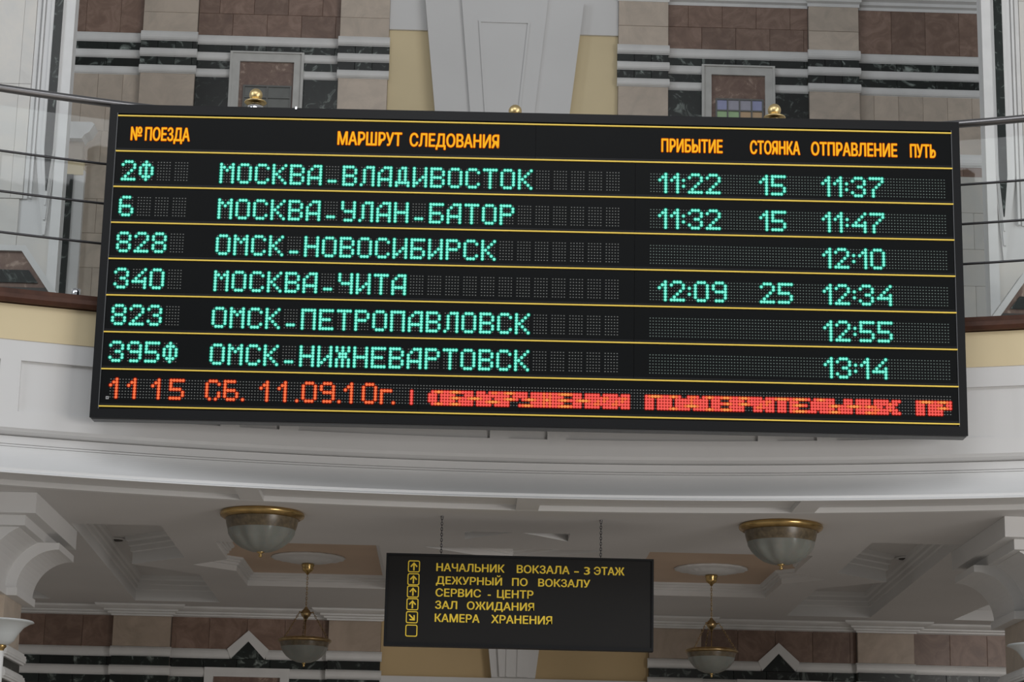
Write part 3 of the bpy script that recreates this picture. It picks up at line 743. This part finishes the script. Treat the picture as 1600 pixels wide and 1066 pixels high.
for s, x0, x1 in (('№', .127, .190), ('ПОЕЗДА', .208, .461), ('МАРШРУТ', 1.298, 1.662), ('СЛЕДОВАНИЯ', 1.706, 2.212), ('ПРИБЫТИЕ', 3.132, 3.478), ('СТОЯНКА', 3.634, 3.917), ('ОТПРАВЛЕНИЕ', 3.980, 4.467), ('ПУТЬ', 4.540, 4.685)):
    letter(s, x0, x1, 1.6065-(x0-.1)*.001, .079, -.001, 'head_letter', rows[0], halomat='head_letter_halo', rim=.0042, bold=.0018)

# ---- hanging direction sign
VS = 12.87
sign = empty('hanging_sign', (.345, 12.9, 3.08)); tag(sign, 'black direction sign with yellow lettering on chains under the balcony', 'sign')
LS = sign.location
def spart(nm, mb, par=sign):
    o = mb.build(nm, par, loc=tuple(LS)); o.location = (0, 0, 0); return o
s0, s1, sz0, sz1 = -.432, 1.119, 3.079, 3.612
mb = MB(); mb.box(s0+.008, s1-.008, VS+.004, VS+.06, sz0+.008, sz1-.008, 'sign_black'); spart('panel', mb)
mb = MB(); t = .012
mb.box(s0, s1, VS-.006, VS+.065, sz1-t, sz1, 'casing_black'); mb.box(s0, s1, VS-.006, VS+.065, sz0, sz0+t*1.6, 'casing_black')
mb.box(s0, s0+t, VS-.006, VS+.065, sz0+t*1.6, sz1-t, 'casing_black'); mb.box(s1-t, s1, VS-.006, VS+.065, sz0+t*1.6, sz1-t, 'casing_black'); spart('frame', mb)
for cu in (-.116, .812):
    mb = MB(); z = 3.612; k = 0
    while z < 3.835:
        pts = []
        for a in range(10):
            q = 2*math.pi*a/10; w_ = .006*math.cos(q); h_ = .0105*math.sin(q)
            pts.append((cu+(w_ if k % 2 else 0), VS+.03+(0 if k % 2 else w_), z+.008+h_))
        mb.tube(pts, .0023, 'dark_steel', 5, closed=True); z += .016; k += 1
    mb.lathe([(0, 3.832), (.010, 3.832), (.010, 3.84), (0, 3.84)], cu, VS+.03, 'steel', 10)
    spart('chain', mb)
import_rows = [
 (893.5, .0470, [('НАЧАЛЬНИК', 681, 788), ('ВОКЗАЛА', 807, 890), ('-', 897, 904.5), ('3', 912.5, 922), ('ЭТАЖ', 928, 976)]),
 (914.0, .0455, [('ДЕЖУРНЫЙ', 680.5, 784), ('ПО', 799.5, 824), ('ВОКЗАЛУ', 840.5, 922)]),
 (933.5, .0470, [('СЕРВИС', 680, 751), ('-', 761.5, 766.5), ('ЦЕНТР', 776, 833)]),
 (953.0, .0470, [('ЗАЛ', 679.5, 714), ('ОЖИДАНИЯ', 729, 834)]),
 (973.5, .0480, [('КАМЕРА', 679, 749), ('ХРАНЕНИЯ', 767, 862)])]
# sign face coordinates: metres across and up, measured along the panel
MPX = 1.551/419.5
for yb, cap, ws in import_rows:
    zb = 3.612-(yb-867.0)*MPX*.993
    for s, a, b in ws:
        kk = MPX; x0 = -.432+(a-603)*kk+(yb-867)*.00008; x1 = -.432+(b-603)*kk+(yb-867)*.00008
        letter(s, x0, x1, zb, cap, VS+.004, 'sign_yellow', sign, origin=tuple(LS), bold=.0016, depth=.0015)
def rrect(cx, cz, h, r, n=5):
    out = []
    for (sx, sz, a0) in ((1, 1, 0), (-1, 1, 90), (-1, -1, 180), (1, -1, 270)):
        for i in range(n+1):
            a = math.radians(a0+90*i/n); out.append((cx+sx*(h-r)+r*math.cos(a), cz+sz*(h-r)+r*math.sin(a)))
    return out
for i, yc in enumerate((886.5, 907, 926.5, 946.5, 967, 988)):
    cz = 3.612-(yc-866.3)*MPX*.99; cxs = -.432+(646.6-603-.2*i)*MPX; h = .0345
    A = rrect(cxs, cz, h, .011); B = rrect(cxs, cz, h-.0055, .007); n = len(A)
    mb = MB(); vs = [(x, VS+.002, z) for x, z in A]+[(x, VS+.002, z) for x, z in B]+[(x, VS+.006, z) for x, z in A]+[(x, VS+.006, z) for x, z in B]
    mb.add(vs, [(k, (k+1) % n, n+(k+1) % n, n+k) for k in range(n)]+[(k, 2*n+k, 2*n+(k+1) % n, (k+1) % n) for k in range(n)]+[(n+k, n+(k+1) % n, 3*n+(k+1) % n, 3*n+k) for k in range(n)], 'sign_yellow')
    if i < 5:
        ang = 0 if i < 4 else math.radians(-135)
        ca, sa = math.cos(ang), math.sin(ang)
        def P(x, z): return (cxs+x*ca-z*sa, cz-.001+x*sa+z*ca)
        q = .0042
        mb.prism_xz([P(-q, -.023), P(q, -.023), P(q, .016), P(-q, .016)], VS+.002, VS+.0055, 'sign_yellow')
        for sg in (1, -1):
            pl = [P(0, .025), P(sg*.021, .002), P(sg*.0155, -.004), P(0, .0145)]
            mb.prism_xz(pl, VS+.0018, VS+.0055, 'sign_yellow')
    spart('arrow_icon' if i < 5 else 'blank_icon', mb)

# ---- bowl ceiling lights
def bowl_light(u, label):
    v = 12.92
    root = empty('ceiling_light', (u, v, 3.84)); tag(root, label, 'ceiling light', 'brass rimmed bowl lights'); L = root.location
    def part(nm, mb, par=root):
        o = mb.build(nm, par, loc=tuple(L)); o.location = (0, 0, 0); return o
    mb = MB(); mb.lathe([(0, 3.8395), (.235, 3.8395), (.243, 3.835), (.247, 3.825), (.243, 3.813), (.232, 3.806), (.222, 3.800), (.214, 3.797), (.205, 3.80), (0, 3.80)], u, v, 'brass', 48); part('rim', mb)
    mb = MB(); mb.lathe([(.212, 3.80), (.208, 3.775), (.203, 3.755), (.197, 3.735)], u, v, 'lamp_glass_amber', 48)
    o = part('patterned_band', mb); tag(o, 'amber patterned band')
    mb = MB(); mb.lathe([(.197, 3.735), (.187, 3.71), (.17, 3.682), (.145, 3.655), (.108, 3.629), (.06, 3.611), (.012, 3.606)], u, v, 'lamp_glass', 112, wave=lambda a, z: .040*math.cos(10*a)*min(1, (3.735-z)/.03)); part('glass_bowl', mb)
    mb = MB(); mb.lathe([(0, 3.612), (.022, 3.61), (.024, 3.604), (.010, 3.598), (.008, 3.592), (.012, 3.585), (.008, 3.577), (0, 3.574)], u, v, 'brass', 16); part('finial', mb)
bowl_light(-1.165, 'ribbed glass bowl ceiling light left of the hanging sign')
bowl_light(1.868, 'ribbed glass bowl ceiling light right of the hanging sign')
# ---- plaster medallions
def medal(u, v, label):
    root = MB(); z = 3.9315
    root.lathe([(0, z), (.25, z), (.252, z-.008), (.235, z-.014), (.20, z-.018), (.17, z-.020), (.15, z-.032), (.11, z-.036), (.07, z-.044), (0, z-.046)], u, v, 'white_plaster', 72, wave=lambda a, zz: .035*math.cos(18*a) if zz < z-.004 and zz > z-.034 else 0)
    o = root.build('ceiling_medallion', loc=(u, v, z)); tag(o, label, 'ceiling rose', 'plaster ceiling roses')
medal(-1.05, 15.30, 'scalloped white plaster rose above the left pendant lamp')
medal(1.735, 15.38, 'scalloped white plaster rose above the right pendant lamp')
# ---- pendant lamps
def pendant(u, v, label):
    root = empty('pendant_lamp', (u, v, 3.885)); tag(root, label, 'pendant lamp', 'chain hung glass bowl pendants'); L = root.location
    def part(nm, mb, par=root):
        o = mb.build(nm, par, loc=tuple(L)); o.location = (0, 0, 0); return o
    mb = MB(); mb.lathe([(0, 3.885), (.043, 3.883), (.045, 3.872), (.038, 3.86), (.041, 3.85), (.034, 3.835), (.014, 3.822), (.008, 3.81), (0, 3.808)], u, v, 'brass', 20); part('canopy', mb)
    def chain(p, q, nm):
        p, q = Vector(p), Vector(q); d = q-p; n_ = max(2, int(d.length/.017)); t = d.normalized(); a = t.cross(Vector((0, 1, 0)) if abs(t.y) < .8 else Vector((1, 0, 0))).normalized(); b = t.cross(a)
        mb = MB()
        for i in range(n_):
            c = p+d*((i+.5)/n_); s = a if i % 2 else b
            mb.tube([c+s*(.0055*math.cos(2*math.pi*k/8))+t*(.0115*math.sin(2*math.pi*k/8)) for k in range(8)], .0021, 'aged_brass', 5, closed=True)
        return part(nm, mb)
    chain((u, v, 3.81), (u, v, 3.585), 'chain')
    mb = MB(); mb.lathe([(0, 3.592), (.010, 3.585), (.014, 3.575), (.03, 3.56), (.036, 3.545), (.032, 3.53), (.018, 3.515), (.010, 3.50), (.006, 3.49), (0, 3.488)], u, v, 'aged_brass', 18)
    for k in range(3):
        a = math.radians(100+120*k); mb.tube([(u+.03*math.cos(a), v+.03*math.sin(a), 3.545), (u+.055*math.cos(a), v+.055*math.sin(a), 3.55), (u+.058*math.cos(a), v+.058*math.sin(a), 3.54)], .005, 'aged_brass', 6)
    part('hub', mb)
    for k in range(3):
        a = math.radians(100+120*k); chain((u+.058*math.cos(a), v+.058*math.sin(a), 3.54), (u+.17*math.cos(a), v+.17*math.sin(a), 3.365), 'support_chain')
    mb = MB(); mb.tube([(u, v, 3.49), (u, v, 3.22)], .004, 'aged_brass', 8); part('rod', mb)
    mb = MB(); mb.lathe([(.165, 3.372), (.172, 3.370), (.182, 3.362), (.184, 3.355), (.178, 3.348), (.168, 3.344)], u, v, 'aged_brass', 48); part('rim', mb)
    mb = MB(); mb.lathe([(.168, 3.346), (.165, 3.33), (.160, 3.312)], u, v, 'lamp_glass_amber', 48); tag(part('patterned_band', mb), 'amber fret patterned band')
    mb = MB(); mb.lathe([(.160, 3.312), (.146, 3.282), (.122, 3.252), (.09, 3.228), (.05, 3.212), (.012, 3.207)], u, v, 'lamp_glass', 60, wave=lambda a, z: .015*math.cos(12*a)); part('glass_bowl', mb)
    mb = MB(); mb.lathe([(0, 3.212), (.014, 3.208), (.012, 3.20), (.005, 3.195), (.008, 3.188), (.005, 3.18), (0, 3.178)], u, v, 'brass', 14); part('finial', mb)
pendant(-1.05, 15.30, 'brass chain pendant lamp with glass bowl left of the hanging sign')
pendant(1.738, 15.38, 'brass chain pendant lamp with glass bowl right of the hanging sign')
# ---- small downlights
def downlight(u, v, label):
    z = 4.03
    root = empty('downlight', (u, v, z)); tag(root, label, 'downlight', 'recessed downlights'); L = root.location
    for nm, prof, mt in (('ring', [(.05, z-.001), (.075, z-.001), (.078, z-.008), (.055, z-.012), (.05, z-.001)], 'white_plaster'), ('lamp', [(0, z-.003), (.05, z-.003), (.05, z-.014), (0, z-.016)], 'shade_dark')):
        mb = MB(); mb.lathe(prof, u, v, mt, 24); o = mb.build(nm, root, loc=tuple(L)); o.location = (0, 0, 0)
downlight(-2.40+.02, 15.32, 'small round downlight in the outer coffer at the left')
downlight(3.08, 15.30, 'small round downlight in the outer coffer at the right')
# ---- wall sconces on the pillars
def sconce(u, v, label):
    root = empty('wall_sconce', (u, v+.17, 2.9)); tag(root, label, 'wall light', 'flared glass wall lights'); L = root.location
    def part(nm, mb):
        o = mb.build(nm, root, loc=tuple(L)); o.location = (0, 0, 0); return o
    mb = MB(); mb.lathe([(.022, 2.985), (.045, 2.99), (.07, 3.01), (.09, 3.045), (.12, 3.085), (.155, 3.108), (.175, 3.114), (.170, 3.12), (.15, 3.116), (.115, 3.095), (.08, 3.05), (.06, 3.02), (.02, 3.0)], u, v, 'sconce_glass', 40); part('shade', mb)
    mb = MB(); mb.lathe([(0, 2.99), (.03, 2.988), (.034, 2.978), (.024, 2.968), (.018, 2.955), (0, 2.95)], u, v, 'brass', 20); part('cup', mb)
    mb = MB(); mb.lathe([(0, 2.956), (.021, 2.954), (.021, 2.62), (0, 2.61)], u, v, 'white_stone', 16); part('stem', mb)
    mb = MB(); mb.tube([(u, v, 2.66), (u, v+.1, 2.66), (u, v+.22, 2.66)], .014, 'brass', 10); part('arm', mb)
sconce(-2.53, 12.45, 'flared pale glass wall light on the left pillar')
sconce(3.24, 12.45, 'flared pale glass wall light on the right pillar')
